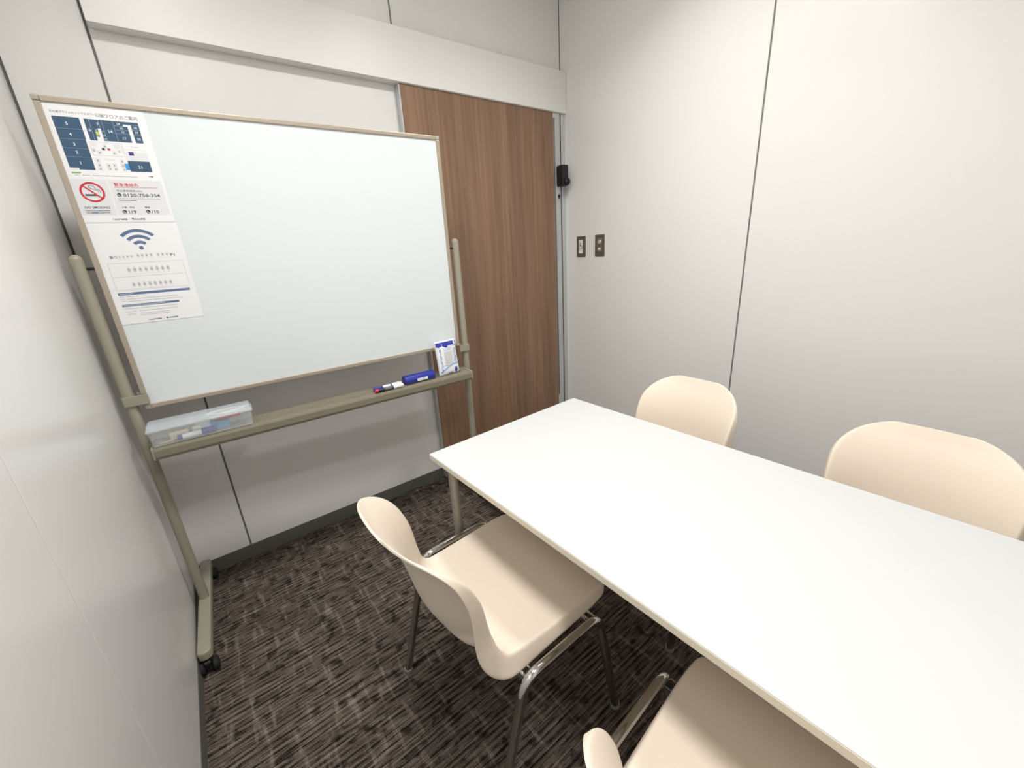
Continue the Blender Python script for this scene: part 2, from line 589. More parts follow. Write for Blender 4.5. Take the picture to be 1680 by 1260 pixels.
# ------------------------------------------------------------------ table
TX0, TY1, TZ, TW, TL = 0.7790, -0.9173, 0.700, 0.706, 1.80
tb = empty('meeting_table', (TX0, TY1, 0.0), 0.026)
tag(tb, 'white rectangular meeting table with cream edges and grey round legs', 'table')
obj('tabletop', bx(0.0008, TW - 0.0008, -TL + 0.0008, -0.0008, TZ - 0.002, TZ, bev=0.0006, seg=1), M['table'], tb)
obj('edge_band', bx(0, TW, -TL, 0, TZ - 0.0190, TZ - 0.0017, bev=0.0012, seg=2), M['edge'], tb)
for x in (0.045, TW - 0.045):
    for y in (-0.062, -TL + 0.062):
        bm = bmesh.new()
        lathe(bm, [(0, 0.008), (0.0155, 0.008), (0.0155, TZ - 0.022), (0, TZ - 0.022)], 24, (x, y, 0))
        lg = smooth_angle(obj('leg', bm, M['leg_grey'], tb), 40)
        bm = bmesh.new()
        lathe(bm, [(0, 0.0), (0.014, 0.0), (0.0165, 0.004), (0.0165, 0.012), (0, 0.012)], 20, (x, y, 0))
        obj('foot_cap', bm, M['rubber'], lg)
for y in (-0.062, -TL + 0.062):
    obj('apron', bx(0.063, TW - 0.063, y - 0.014, y + 0.014, TZ - 0.058, TZ - 0.0192, bev=0.002, seg=1), M['leg_grey'], tb)
for x in (0.045, TW - 0.045):
    obj('apron', bx(x - 0.012, x + 0.012, -TL + 0.085, -0.085, TZ - 0.058, TZ - 0.0192, bev=0.002, seg=1), M['leg_grey'], tb)

# ------------------------------------------------------------------ chairs
def catmull(pts, n):
    """resample a polyline of tuples by Catmull-Rom at n points (uniform in arc length)."""
    P = [Vector(p) for p in pts]
    P = [P[0] * 2 - P[1]] + P + [P[-1] * 2 - P[-2]]
    dense = []
    for i in range(1, len(P) - 2):
        for k in range(24):
            t = k / 24
            a, b, c, d = P[i - 1], P[i], P[i + 1], P[i + 2]
            dense.append(0.5 * ((2 * b) + (c - a) * t + (2 * a - 5 * b + 4 * c - d) * t * t + (-a + 3 * b - 3 * c + d) * t ** 3))
    dense.append(P[-2])
    acc = [0.0]
    for a, b in zip(dense[:-1], dense[1:]):
        acc.append(acc[-1] + (b - a).length)
    out, j = [], 0
    for i in range(n):
        s = acc[-1] * i / (n - 1)
        while j < len(acc) - 2 and acc[j + 1] < s:
            j += 1
        t = (s - acc[j]) / max(1e-9, acc[j + 1] - acc[j])
        out.append(dense[j].lerp(dense[j + 1], min(1, t)))
    return out, acc[-1]


# centre profile of the shell: x forward, z up, then half width, flange depth, side dish
PROF = [
    # x      z      w      fl     dish
    (0.226, 0.395, 0.200, 0.006, 0.000, 0.000),
    (0.222, 0.422, 0.205, 0.012, 0.002, 0.000),
    (0.200, 0.440, 0.210, 0.022, 0.004, 0.000),
    (0.140, 0.440, 0.212, 0.030, 0.008, 0.000),
    (0.060, 0.431, 0.211, 0.034, 0.012, 0.000),
    (-0.020, 0.425, 0.208, 0.038, 0.015, 0.000),
    (-0.090, 0.422, 0.204, 0.046, 0.018, 0.006),
    (-0.150, 0.427, 0.198, 0.056, 0.022, 0.016),
    (-0.190, 0.450, 0.191, 0.060, 0.054, 0.008),
    (-0.213, 0.490, 0.185, 0.056, 0.068, 0.000),
    (-0.226, 0.540, 0.183, 0.048, 0.072, 0.000),
    (-0.238, 0.598, 0.185, 0.038, 0.074, 0.000),
    (-0.252, 0.654, 0.188, 0.028, 0.066, 0.000),
    (-0.274, 0.709, 0.190, 0.018, 0.050, 0.000),
    (-0.297, 0.750, 0.189, 0.011, 0.038, 0.000),
    (-0.310, 0.775, 0.188, 0.007, 0.028, 0.000),
]


def shell_mesh():
    us = [k / 13 for k in range(14)]            # lip to lip: 0..1, then the flange 1..2
    us += [1 + q for q in (0.06, 0.13, 0.22, 0.34, 0.48, 0.64, 0.82, 1.0)]
    us = [-u for u in reversed(us[1:])] + us
    NU = len(us)
    # catmull on 5-vectors by hand (Vector supports up to 4 components)
    FN = 1800
    a, la = catmull([(p[0], p[1], p[2], p[5]) for p in PROF], FN)
    # second pass carries flange and dish with the same x, z metric
    b, lb = catmull([(p[0], p[1], p[3], p[4]) for p in PROF], FN)
    sel = [k / 40 for k in range(41)]
    sel = [0.0, 0.0006, 0.002, 0.0045, 0.008, 0.013, 0.019] + sel[1:-1] + [0.965, 0.978, 0.9865, 0.992, 0.9955, 0.9983, 1.0]
    sel = sorted(set(sel))
    NV = len(sel)
    idx = [min(FN - 1, int(round(q * (FN - 1)))) for q in sel]
    idx = sorted(set(idx))
    NV = len(idx)
    prof = [(a[i][0], a[i][1], a[i][2], b[i][2], b[i][3], a[i][3]) for i in idx]
    acc = [0.0]
    for i in range(1, NV):
        acc.append(acc[-1] + math.hypot(prof[i][0] - prof[i - 1][0], prof[i][1] - prof[i - 1][1]))
    tot = acc[-1]
    bm = bmesh.new()
    grid = []
    for i in range(NV):
        x, z, w, fl, dish, sh = prof[i]
        i0, i1 = max(0, i - 1), min(NV - 1, i + 1)
        tx, tz = prof[i1][0] - prof[i0][0], prof[i1][1] - prof[i0][1]
        ln = math.hypot(tx, tz)
        tx, tz = tx / ln, tz / ln
        nx, nz = tz, -tx            # towards the sitter: up on the seat, forward on the back
        s0, s1 = acc[i], tot - acc[i]
        wi = w
        R0, R1 = 0.055, 0.125
        if s0 < R0:
            wi -= R0 - math.sqrt(max(0, R0 * R0 - (R0 - s0) ** 2))
        if s1 < R1:
            wi -= R1 - math.sqrt(max(0, R1 * R1 - (R1 - s1) ** 2))
        fade = min(1.0, s1 / 0.13) ** 1.3 * min(1.0, s0 / 0.03 + 0.15)
        fl *= fade
        row = []
        for k in range(NU):
            u = us[k]
            t, sg = abs(u), (1 if u >= 0 else -1)
            if t <= 1:
                y = wi * t
                d = dish * (wi * t / w) ** (2.2 if z > 0.47 else 4.0)
            else:
                q = t - 1
                y = wi + (0.36 * fl + 0.004 * (1 - fade)) * q + 0.0035 * fade * (1 - math.exp(-q * 16))
                d = dish * (wi / w) ** (2.2 if z > 0.47 else 4.0) - fl * (q - 0.06 * (1 - math.exp(-q * 16)))
            # crown of the top edge
            cz = 0.016 * max(0.0, 1 - (y / 0.19) ** 2) * max(0.0, 1 - s1 / 0.16)
            row.append(bm.verts.new((x + nx * d + sh * min(1.0, t) ** 3 + tx * cz, sg * y, z + nz * d + tz * cz)))
        grid.append(row)
    for i in range(NV - 1):
        for k in range(NU - 1):
            bm.faces.new((grid[i][k], grid[i + 1][k], grid[i + 1][k + 1], grid[i][k + 1]))
    bmesh.ops.recalc_face_normals(bm, faces=bm.faces[:])
    return bm


def make_chair():
    c = empty('shell_chair')
    s = obj('shell', shell_mesh(), M['shell'], c, smooth=True)
    sol = s.modifiers.new('thick', 'SOLIDIFY')
    sol.thickness = 0.0055
    sol.offset = 0.0
    sb = s.modifiers.new('round', 'SUBSURF')
    sb.levels = 1
    sb.render_levels = 1
    HW = 0.257
    for sg in (1, -1):
        path = bez_round([(-0.2185, sg * HW, 0.012), (-0.112, sg * HW, 0.412), (0.138, sg * HW, 0.418), (0.2185, sg * HW, 0.012)], 0.055, 7)
        # straight legs are parts of their own; the rail keeps the two bends
        r = 0.0118
        bm = tube(bmesh.new(), path[1:-1], r, 16, caps=False)
        obj('side_rail', bm, M['chrome'], c, smooth=True)
        for a, b in ((path[0], path[1]), (path[-1], path[-2])):
            lg = obj('leg', tube(bmesh.new(), [a, b], r, 16), M['chrome'], c)
            smooth_angle(lg, 50)
            bm = bmesh.new()
            lathe(bm, [(0, 0), (0.0105, 0), (0.0138, 0.003), (0.0138, 0.015), (0.0, 0.015)], 18, (a.x, a.y, 0.0))
            smooth_angle(obj('glide', bm, M['greyink'], lg), 40)
    for x, z in ((-0.098, 0.3935), (0.118, 0.4000)):
        obj('crossbar', tube(bmesh.new(), [(x, -HW + 0.004, z), (x, HW - 0.004, z)], 0.0055, 10), M['chrome'], c, smooth=True)
        obj('crossbar', tube(bmesh.new(), [(x + 0.020, -HW + 0.004, z), (x + 0.020, HW - 0.004, z)], 0.0040, 10), M['chrome'], c, smooth=True)
    obj('mount_block', bx(-0.11, 0.14, -0.05, 0.05, 0.405, 0.4215, bev=0.004, seg=2), M['shell'], c)
    return c


def copy_tree(o, parent=None):
    c = o.copy()
    COL.objects.link(c)
    c.parent = parent
    for ch in list(o.children):
        copy_tree(ch, c)
    return c


chair = make_chair()
spots = [
    (0.777, -1.276, 0.0, 'beige shell chair with its whole seat in view, on the whiteboard side of the table'),
    (0.797, -1.992, 0.06, 'beige shell chair at the bottom edge of the photo, mostly cut off'),
    (1.498, -1.282, PI, 'beige shell chair on the right wall side of the table, nearest the door'),
    (1.508, -1.960, PI, 'beige shell chair at the right edge of the photo, across the table'),
]
for i, (x, y, rz, lab) in enumerate(spots):
    o = chair if i == 0 else copy_tree(chair)
    o.location = (x, y, 0)
    o.rotation_euler = (0, 0, rz)
    tag(o, lab, 'chair', 'beige shell chairs around the meeting table')

# ------------------------------------------------------------------ whiteboard on its stand
SO = Vector((0.670, -0.309, 0.0))
SA = -0.04585


def sw(x, y, z=0.0):
    c, s = math.cos(SA), math.sin(SA)
    return (SO.x + c * x - s * y, SO.y + s * x + c * y, z)


st = empty('whiteboard', tuple(SO), SA)
tag(st, 'mobile whiteboard on a khaki-grey caster stand in front of the door', 'whiteboard')
BX, BZ0, BZ1 = 0.5985, 0.889, 1.7960
YB = 0.0        # front plane of the frame
obj('writing_panel', bx(-BX + 0.012, BX - 0.012, 0.0030, 0.016, BZ0 + 0.012, BZ1 - 0.012), M['board'], st)
obj('back_sheet', bx(-BX + 0.012, BX - 0.012, 0.0162, 0.0185, BZ0 + 0.012, BZ1 - 0.012), M['boardback'], st)
FW = 0.0145
for nm, a in (('frame_bar', (-BX + FW, BX - FW, -0.002, 0.020, BZ1 - FW, BZ1)),
              ('frame_bar', (-BX + FW, BX - FW, -0.002, 0.020, BZ0, BZ0 + FW)),
              ('frame_bar', (-BX, -BX + FW, -0.002, 0.020, BZ0 + FW, BZ1 - FW)),
              ('frame_bar', (BX - FW, BX, -0.002, 0.020, BZ0 + FW, BZ1 - FW))):
    obj(nm, bx(*a, bev=0.002, seg=2), M['champ'], st)
for sx in (-1, 1):
    for z0, z1 in ((BZ0 - 0.0015, BZ0 + FW), (BZ1 - FW, BZ1 + 0.0015)):
        x0, x1 = sorted((sx * (BX + 0.0015), sx * (BX - FW)))
        obj('corner_cap', bx(x0, x1, -0.003, 0.021, z0, z1, bev=0.004, seg=3), M['cap'], st)

PX, PR, PY = 0.6330, 0.0160, 0.010
for sx, cz in ((-1, 0.9255), (1, 0.8750)):
    x = sx * PX
    bm = bmesh.new()
    prof = [(0, 0.090), (PR, 0.090), (PR, 1.372)]
    prof += [(PR * math.cos(a), 1.372 + PR * math.sin(a)) for a in (0.3, 0.6, 0.9, 1.2, 1.4)] + [(0, 1.372 + PR)]
    lathe(bm, prof, 24, (x, PY, 0))
    smooth_angle(obj('post', bm, M['stand'], st), 50)
    # wheeled foot
    bm = bmesh.new()
    L2, W2 = 0.285, 0.0205
    outline = []
    for k in range(13):
        a = PI * k / 12
        outline.append((W2 * math.cos(a), L2 - W2 + W2 * 0.8 * math.sin(a)))
    for k in range(13):
        a = PI + PI * k / 12
        outline.append((W2 * math.cos(a), -(L2 - W2) + W2 * 0.8 * math.sin(a)))
    va = [bm.verts.new((x + px, PY - 0.022 + py, 0.060)) for px, py in outline]
    vb = [bm.verts.new((x + px, PY - 0.022 + py, 0.091)) for px, py in outline]
    n = len(outline)
    for k in range(n):
        bm.faces.new((va[k], va[(k + 1) % n], vb[(k + 1) % n], vb[k]))
    f1 = bm.faces.new(vb)
    f2 = bm.faces.new(list(reversed(va)))
    bmesh.ops.recalc_face_normals(bm, faces=bm.faces[:])
    bmesh.ops.bevel(bm, geom=list(set(f1.edges)), offset=0.006, segments=3, affect='EDGES', profile=0.5)
    ft = smooth_angle(obj('foot', bm, M['stand'], st), 50)
    for sy in (-1, 1):
        yy = PY - 0.022 + sy * 0.262
        bm = bmesh.new()
        lathe(bm, [(0, 0.045), (0.010, 0.045), (0.010, 0.062), (0, 0.062)], 16, (x, yy, 0))
        # hood of the caster
        bm2 = bmesh.new()
        box(bm, x - 0.012, x + 0.012, yy - 0.026, yy + 0.020, 0.020, 0.052, bev=0.006, seg=2)
        bm2.free()
        ca = obj('caster', bm, M['black'], ft)
        for wx in (-1, 1):
            bm = bmesh.new()
            lathe(bm, [(0, -0.008), (0.020, -0.008), (0.0235, -0.005), (0.0235, 0.005), (0.020, 0.008), (0, 0.008)], 26)
            bmesh.ops.rotate(bm, verts=bm.verts[:], matrix=Matrix.Rotation(PI / 2, 3, 'Y'))
            bmesh.ops.translate(bm, verts=bm.verts[:], vec=(x + wx * 0.0195 + 0.002, yy - 0.010, 0.0237))
            if sy == 1:
                pass
            w = smooth_angle(obj('wheel', bm, M['rubber'], ft), 40)
    # pivot pin between post and board
    obj('pivot_pin', tube(bmesh.new(), [(sx * (BX + 0.0005), PY, 1.346), (sx * (PX - PR * 0.6), PY, 1.346)], 0.0045, 12), M['black'], st)
    # locking clamp: band round the post and a plate to the board
    bm = bmesh.new()
    lathe(bm, [(PR + 0.0002, cz - 0.017), (PR + 0.0035, cz - 0.017), (PR + 0.0035, cz + 0.017), (PR + 0.0002, cz + 0.017), (PR + 0.0002, cz - 0.017)], 24, (x, PY, 0))
    cl = smooth_angle(obj('clamp', bm, M['stand'], st), 40)
    x0, x1 = sorted((sx * (PX + PR * 0.9), sx * 0.581)) if sx < 0 else sorted((sx * (PX + PR * 0.9), sx * 0.594))
    obj('plate', bx(x0, x1, PY - PR - 0.006, PY - PR - 0.0022, cz - 0.0165, cz + 0.0165, bev=0.0015, seg=2), M['stand'], cl)
    obj('knob', bx(sx * 0.604 - 0.006, sx * 0.604 + 0.006, PY - 0.004, PY + 0.010, cz + 0.006, cz + 0.022, bev=0.002, seg=2), M['stand'], cl)

# pen tray across the stand
ZT = 0.7700
prof = [(-0.0860, 0.7320), (-0.0900, 0.7420), (-0.0900, 0.7640), (-0.0870, 0.7725), (-0.0820, 0.7740), (-0.0785, ZT),
        (0.0020, ZT), (0.0040, 0.7760), (0.0075, 0.7760), (0.0085, 0.7400), (-0.010, 0.7320)]
tray = obj('pen_tray', prism_x(bmesh.new(), prof, -0.6060, 0.6060), M['tray'], st)
for yy in (-0.050, -0.020):
    obj('tray_rib', bx(-0.603, 0.603, yy - 0.0015, yy + 0.0015, ZT - 0.0005, ZT + 0.0012), M['champ'], tray)
for sx in (-1, 1):
    x0, x1 = sorted((sx * 0.606, sx * 0.6115))
    obj('end_cap', bx(x0, x1, -0.089, 0.0085, 0.7325, 0.7755, bev=0.0022, seg=2), M['cap'], tray)
    x0, x1 = sorted((sx * 0.6095, sx * 0.624))
    obj('bracket', bx(x0, x1, -0.005, 0.009, 0.738, 0.768), M['stand'], tray)


# ------------------------------------------------------------------ printed sheets
def text_mesh(bm, s, x, y, size, width=None, off=0.0, center=False, vertical=False):
    """lettering in sheet millimetres (x right, y down = baseline), appended to bm in the local x-z plane."""
    cu = bpy.data.curves.new('lettering', 'FONT')
    cu.body = s
    cu.size = 1.0
    cu.resolution_u = 2
    cu.offset = off
    t = bpy.data.objects.new('lettering', cu)
    COL.objects.link(t)
    dg = bpy.context.evaluated_depsgraph_get()
    ev = t.evaluated_get(dg)
    me = ev.to_mesh()
    co = [v.co.copy() for v in me.vertices]
    fs = [tuple(p.vertices) for p in me.polygons]
    ev.to_mesh_clear()
    bpy.data.objects.remove(t)
    bpy.data.curves.remove(cu)
    if not co:
        return
    x0 = min(c.x for c in co)
    x1 = max(c.x for c in co)
    sy = size
    sx = size if width is None else width / max(1e-6, x1 - x0)
    ox = x - ((x1 - x0) * sx / 2 if center else 0)
    vs = [bm.verts.new((ox + (c.x - x0) * sx, 0, -(y - c.y * sy))) for c in co]
    for f in fs:
        try:
            bm.faces.new([vs[i] for i in f])
        except ValueError:
            pass


def poly(bm, pts):
    bm.faces.new([bm.verts.new((x, 0, -y)) for x, y in pts])


def rect(bm, x0, y0, x1, y1):
    poly(bm, [(x0, y0), (x1, y0), (x1, y1), (x0, y1)])


def arc_band(bm, cx, cy, r0, r1, a0, a1, n=24):
    for k in range(n):
        p = a0 + (a1 - a0) * k / n
        q = a0 + (a1 - a0) * (k + 1) / n
        poly(bm, [(cx + r0 * math.cos(p), cy - r0 * math.sin(p)), (cx + r1 * math.cos(p), cy - r1 * math.sin(p)),
                  (cx + r1 * math.cos(q), cy - r1 * math.sin(q)), (cx + r0 * math.cos(q), cy - r0 * math.sin(q))])


def stroke(bm, pts, w):
    for (xa, ya), (xb, yb) in zip(pts[:-1], pts[1:]):
        dx, dy = xb - xa, yb - ya
        ln = math.hypot(dx, dy) or 1
        nx, ny = -dy / ln * w / 2, dx / ln * w / 2
        poly(bm, [(xa + nx, ya + ny), (xb + nx, yb + ny), (xb - nx, yb - ny), (xa - nx, ya - ny)])


def outline(bm, x0, y0, x1, y1, w):
    stroke(bm, [(x0, y0), (x1, y0)], w)
    stroke(bm, [(x1, y0), (x1, y1)], w)
    stroke(bm, [(x1, y1), (x0, y1)], w)
    stroke(bm, [(x0, y1), (x0, y0)], w)


def tiny_line(bm, x0, x1, y, h=1.1):
    """a line of lettering too small to read: short strokes of uneven length."""
    x = x0
    while x < x1:
        w = random.uniform(1.2, 4.5)
        rect(bm, x, y - h / 2 * random.uniform(0.7, 1.1), min(x1, x + w), y + h / 2 * random.uniform(0.6, 1.0))
        x += w + random.uniform(0.35, 0.8)


class Sheet:
    def __init__(self, name, label, lx, lz, wmm, hmm, sx, sz, rot=0.0):
        """lx, lz: top-left corner in the stand's frame; sx, sz metres per sheet millimetre."""
        self.sx, self.sz = sx, sz
        w, h = wmm * sx, hmm * sz
        bm = bx(0, w, -0.0005, 0.0, -h, 0)
        p = sw(lx, 0.0026, lz)
        self.o = obj(name, bm, M['paper'], None, loc=p)
        self.o.rotation_euler = (0, rot, SA)
        tag(self.o, label, 'poster')

    def add(self, name, bm, mat, layer=1):
        for v in bm.verts:
            v.co = Vector((v.co.x * self.sx, -0.0005 - 0.00018 * layer, v.co.z * self.sz))
        for f in bm.faces:
            f.normal_update()
            if f.normal.y > 0:
                f.normal_flip()
        return obj(name, bm, mat, self.o)


S1 = Sheet('floor_guide_poster', 'upper poster on the whiteboard with navy floor plan and no smoking sign', -0.5855, 1.7795,
           210, 297, 0.2145 / 210, 0.3045 / 297)
S2 = Sheet('wifi_poster', 'lower poster on the whiteboard with blue wifi symbol', -0.5835, 1.4725,
           210, 297, 0.2135 / 210, 0.3010 / 297)

def lettering(S, mat, layer, *a, **k):
    b = bmesh.new()
    text_mesh(b, *a, **k)
    return S.add('lettering', b, M[mat], layer)


def block(S, name, mat, layer, *r):
    b = bmesh.new()
    if len(r) == 4 and not isinstance(r[0], tuple):
        rect(b, *r)
    else:
        poly(b, list(r))
    return S.add(name, b, M[mat], layer)


def disc(S, name, mat, layer, x, y, r0, r1, n=28):
    b = bmesh.new()
    arc_band(b, x, y, r0, r1, 0, 2 * PI, n)
    bmesh.ops.remove_doubles(b, verts=b.verts[:], dist=0.01)
    return S.add(name, b, M[mat], layer)


def line(S, name, mat, layer, pts, w):
    b = bmesh.new()
    for i, (p, q) in enumerate(zip(pts[:-1], pts[1:])):
        pass
    # one mitred ribbon
    L_, R_ = [], []
    for i, p in enumerate(pts):
        a = pts[max(0, i - 1)]
        c = pts[min(len(pts) - 1, i + 1)]
        dx, dy = c[0] - a[0], c[1] - a[1]
        ln = math.hypot(dx, dy) or 1
        nx, ny = -dy / ln * w / 2, dx / ln * w / 2
        L_.append(b.verts.new((p[0] + nx, 0, -(p[1] + ny))))
        R_.append(b.verts.new((p[0] - nx, 0, -(p[1] - ny))))
    for i in range(len(pts) - 1):
        b.faces.new((L_[i], L_[i + 1], R_[i + 1], R_[i]))
    return S.add(name, b, M[mat], layer)


def fine(S, mat, layer, rows, h=1.3):
    """lines of print too small to read, kept as one part."""
    b = bmesh.new()
    for x0, x1, y in rows:
        tiny_line(b, x0, x1, y, h)
    return tag(S.add('fine_print', b, M[mat], layer), kind='stuff')


# --- upper poster
lettering(S1, 'ink', 1, '名古屋プライムセントラルタワー', 11.5, 21.0, 6.6, 91)
lettering(S1, 'ink', 1, '13階', 105.0, 21.8, 6.0, 14)
lettering(S1, 'ink', 1, 'フロアのご案内', 122, 24.0, 11.0, 70)
line(S1, 'frame_line', 'ink', 1, [(103.6, 15.2), (120.4, 15.2)], 0.5)
line(S1, 'frame_line', 'ink', 1, [(103.6, 22.8), (120.4, 22.8)], 0.5)
line(S1, 'frame_line', 'ink', 1, [(103.6, 15.2), (103.6, 22.8)], 0.5)
line(S1, 'frame_line', 'ink', 1, [(120.4, 15.2), (120.4, 22.8)], 0.5)
for r in ((12.4, 29.4, 66.3, 57.7), (12.4, 58.1, 66.3, 82.6), (12.4, 83.0, 65.0, 104.8), (12.4, 105.2, 64.9, 125.8),
          ((12.4, 126.2), (64.8, 126.2), (64.6, 158.6), (31.2, 158.6), (31.2, 154.2), (12.4, 154.2)),
          (74.8, 30.2, 84.6, 82.8),
          ((85.0, 30.2), (104.0, 30.2), (104.0, 52.0), (97.9, 52.0), (97.9, 73.5), (90.4, 73.5), (90.4, 82.8), (85.0, 82.8)),
          (104.4, 30.2, 110.9, 82.5), (111.3, 30.2, 134.4, 82.5),
          ((134.8, 30.3), (190.6, 30.3), (190.6, 37.4), (155.2, 37.4), (155.2, 42.1), (134.8, 42.1)),
          (134.8, 42.5, 164.4, 51.6), (134.8, 52.0, 164.5, 60.9), (134.8, 61.3, 164.7, 82.6),
          (172.7, 37.8, 190.5, 49.0), (172.7, 49.4, 190.4, 61.3), (172.7, 61.7, 190.3, 82.9), (140.4, 130.9, 190.5, 159.0)):
    block(S1, 'plan_room', 'navy', 1, *r)
for s_, x, y, h in (('5', 37.6, 45.4, 11), ('4', 37.9, 71.1, 11), ('3', 38.3, 95.2, 11), ('2', 38.4, 114.8, 11), ('1', 38.2, 141.5, 11),
                    ('6', 80.6, 56.9, 10), ('7', 101.1, 41.6, 10), ('14', 124.0, 57.3, 11), ('24', 146.0, 36.6, 8), ('15', 150.2, 47.2, 7.5),
                    ('16', 150.8, 56.6, 7.5), ('17', 150.2, 73.0, 9), ('18', 181.9, 43.6, 8), ('19', 181.7, 55.6, 8), ('20', 182.0, 72.0, 9),
                    ('21', 165.3, 146.2, 11), ('13', 107.8, 77.5, 5), ('12', 107.8, 68.1, 5), ('8', 94.0, 55.8, 5), ('10', 93.5, 71.0, 5), ('11', 107.8, 58.5, 5)):
    b_ = bmesh.new()
    text_mesh(b_, s_, x, y + h * 0.36, h, None, 0.006, center=True)
    S1.add('room_number', b_, M['white_print'], 2)
block(S1, 'current_room_mark', 'lime', 2, 91.2, 59.8, 97.0, 68.6)
block(S1, 'entrance_mark', 'sky', 2, 131.8, 138.4, 140.3, 155.0)
block(S1, 'lift_mark', 'violet', 2, 148.6, 107.0, 159.8, 116.5)
block(S1, 'green_bar', 'green', 1, 12.6, 164.8, 31.0, 168.8)
for r in ((141.0, 107.5, 190.6, 130.2), (12.5, 154.6, 30.8, 158.4), (3.9, 182.4, 79.0, 276.6), (81.4, 182.4, 203.0, 276.6),
          (91.0, 127.6, 114.1, 132.0), (73.0, 90.0, 84.0, 98.0), (120.0, 90.0, 134.0, 100.0)):
    block(S1, 'pale_panel', 'palegrey', 1, *r)
b_ = bmesh.new()
for x, y in ((101.6, 95.4), (75.1, 106.6), (129.2, 107.0), (85.9, 112.4), (117.3, 112.2), (76.0, 132.7), (76.0, 143.8), (76.0, 154.0),
             (96.1, 143.9), (96.2, 153.4), (108.8, 143.6), (109.0, 153.6), (128.0, 132.3), (127.9, 143.6), (128.0, 154.0)):
    outline(b_, x - 3.6, y - 3.8, x + 3.6, y + 3.8, 0.35)
    arc_band(b_, x, y, 0, 1.4, 0, 2 * PI, 8)
    rect(b_, x - 1.6, y + 0.6, x + 1.4, y + 2.6)
stroke(b_, [(139.5, 87), (139.5, 130)], 0.3)
stroke(b_, [(141, 101.5), (190, 101.5)], 0.3)
outline(b_, 71.0, 87.0, 138.0, 120.0, 0.35)
tag(S1.add('plan_details', b_, M['greyink'], 2), kind='stuff')
lettering(S1, 'greyink', 2, '12', 158.0, 95.6, 5)
fine(S1, 'greyink', 2, ((18, 27, 172.6), (33, 50, 172.6), (55, 152, 172.8), (165, 174, 94.0)))
block(S1, 'stairs_mark', 'ink', 2, 93.0, 100.4, 99.2, 106.4)
block(S1, 'emergency_mark', 'red', 2, 104.6, 101.0, 110.6, 106.2)
block(S1, 'arrow', 'ink', 2, (178, 170.0), (184, 170.4), (184, 168.4), (190, 170.8), (184, 173.4), (184, 171.4), (178, 171.6))
lettering(S1, 'ink', 2, 'NO SMOKING', 13.9, 259.6, 8.8, 53.5, 0.012)
block(S1, 'blue_highlight', 'pouch_pale', 2, 24.8, 268.0, 38.2, 272.8)
fine(S1, 'ink', 3, ((13.7, 66.6, 265.2), (13.4, 65.3, 270.6)), 1.7)
lettering(S1, 'ink', 2, '名古屋会議室(24h)', 94.4, 213.4, 6.2, 57)
lettering(S1, 'ink', 2, '0120-758-354', 106.1, 227.0, 12.2, 85.0, 0.012)
fine(S1, 'ink', 2, ((92.6, 190, 232.6), (92.5, 133, 237.6)), 1.4)
lettering(S1, 'ink', 2, '火事・救急', 93.9, 258.4, 6.0, 28.5)
lettering(S1, 'ink', 2, '警察', 146.5, 258.4, 6.0, 12)
lettering(S1, 'ink', 2, '119', 106.5, 272.6, 12.4, 16.5, 0.014)
lettering(S1, 'ink', 2, '110', 160.1, 272.4, 12.4, 16.5, 0.014)
for x, y in ((97.3, 222.4), (97.4, 267.7), (151.6, 267.4)):
    ic = disc(S1, 'phone_mark', 'ink', 2, x, y, 0, 5.0)
    line(S1, 'handset', 'white_print', 3, [(x - 2.4, y - 2.0), (x - 1.6, y + 1.0), (x + 1.0, y + 2.4), (x + 2.4, y + 2.2)], 1.3)
lettering(S1, 'ink', 2, '名古屋会議室', 69.5, 290.4, 4.8, 28, 0.02)
lettering(S1, 'ink', 2, '日本会議室', 114.0, 290.4, 4.8, 24.5, 0.02)
disc(S1, 'logo', 'greyink', 2, 66.6, 288.0, 1.2, 2.0, 14)
block(S1, 'logo', 'ink', 2, 108.2, 285.6, 112.6, 290.2)
line(S1, 'divider', 'greyink', 2, [(102.6, 285.4), (102.6, 290.6)], 0.5)
block(S1, 'cigarette', 'ink', 2, 24.0, 221.4, 50.0, 226.2)
line(S1, 'smoke_line', 'ink', 2, [(43.5, 197.9), (38.4, 198.6), (36.0, 202.0), (38.0, 206.0), (43.0, 207.6), (48.0, 210.2), (54.0, 212.2), (55.6, 218.2)], 1.2)
line(S1, 'smoke_line', 'ink', 2, [(43.2, 199.3), (47.6, 200.4), (49.6, 204.0), (48.6, 207.4), (54.4, 208.6), (58.4, 212.0), (59.0, 218.0)], 1.2)
disc(S1, 'red_ring', 'red', 3, 41.2, 216.2, 21.6, 26.4, 56)
line(S1, 'red_slash', 'red', 3, [(24.4, 199.6), (58.6, 232.4)], 3.8)
lettering(S1, 'red', 2, '緊急連絡先', 93.0, 198.6, 10.4, 54.5, 0.012)
block(S1, 'red_rule', 'red', 2, 91.8, 201.6, 191.2, 202.6)

# --- lower poster
for r0, r1 in ((14.0, 22.6), (30.8, 39.4), (47.4, 56.0)):
    b_ = bmesh.new()
    arc_band(b_, 106.5, 73.0, r0, r1, PI / 2 - 0.80, PI / 2 + 0.80, 30)
    bmesh.ops.remove_doubles(b_, verts=b_.verts[:], dist=0.01)
    S2.add('wifi_arc', b_, M['slate'])
disc(S2, 'wifi_dot', 'slate', 1, 106.5, 71.6, 0, 5.6)
block(S2, 'heading_bar', 'slate', 1, 15.6, 201.0, 194.6, 208.4)
block(S2, 'heading_bar', 'slate', 1, 15.8, 236.6, 157.4, 243.2)
for pts_ in ([(16.2, 114.0), (197.0, 114.0)], [(16.2, 154.0), (197.0, 154.0)], [(16.2, 193.6), (197.0, 193.6)],
             [(16.2, 114.0), (16.2, 193.6)], [(197.0, 114.0), (197.0, 193.6)]):
    line(S2, 'box_line', 'greyink', 1, pts_, 0.5)
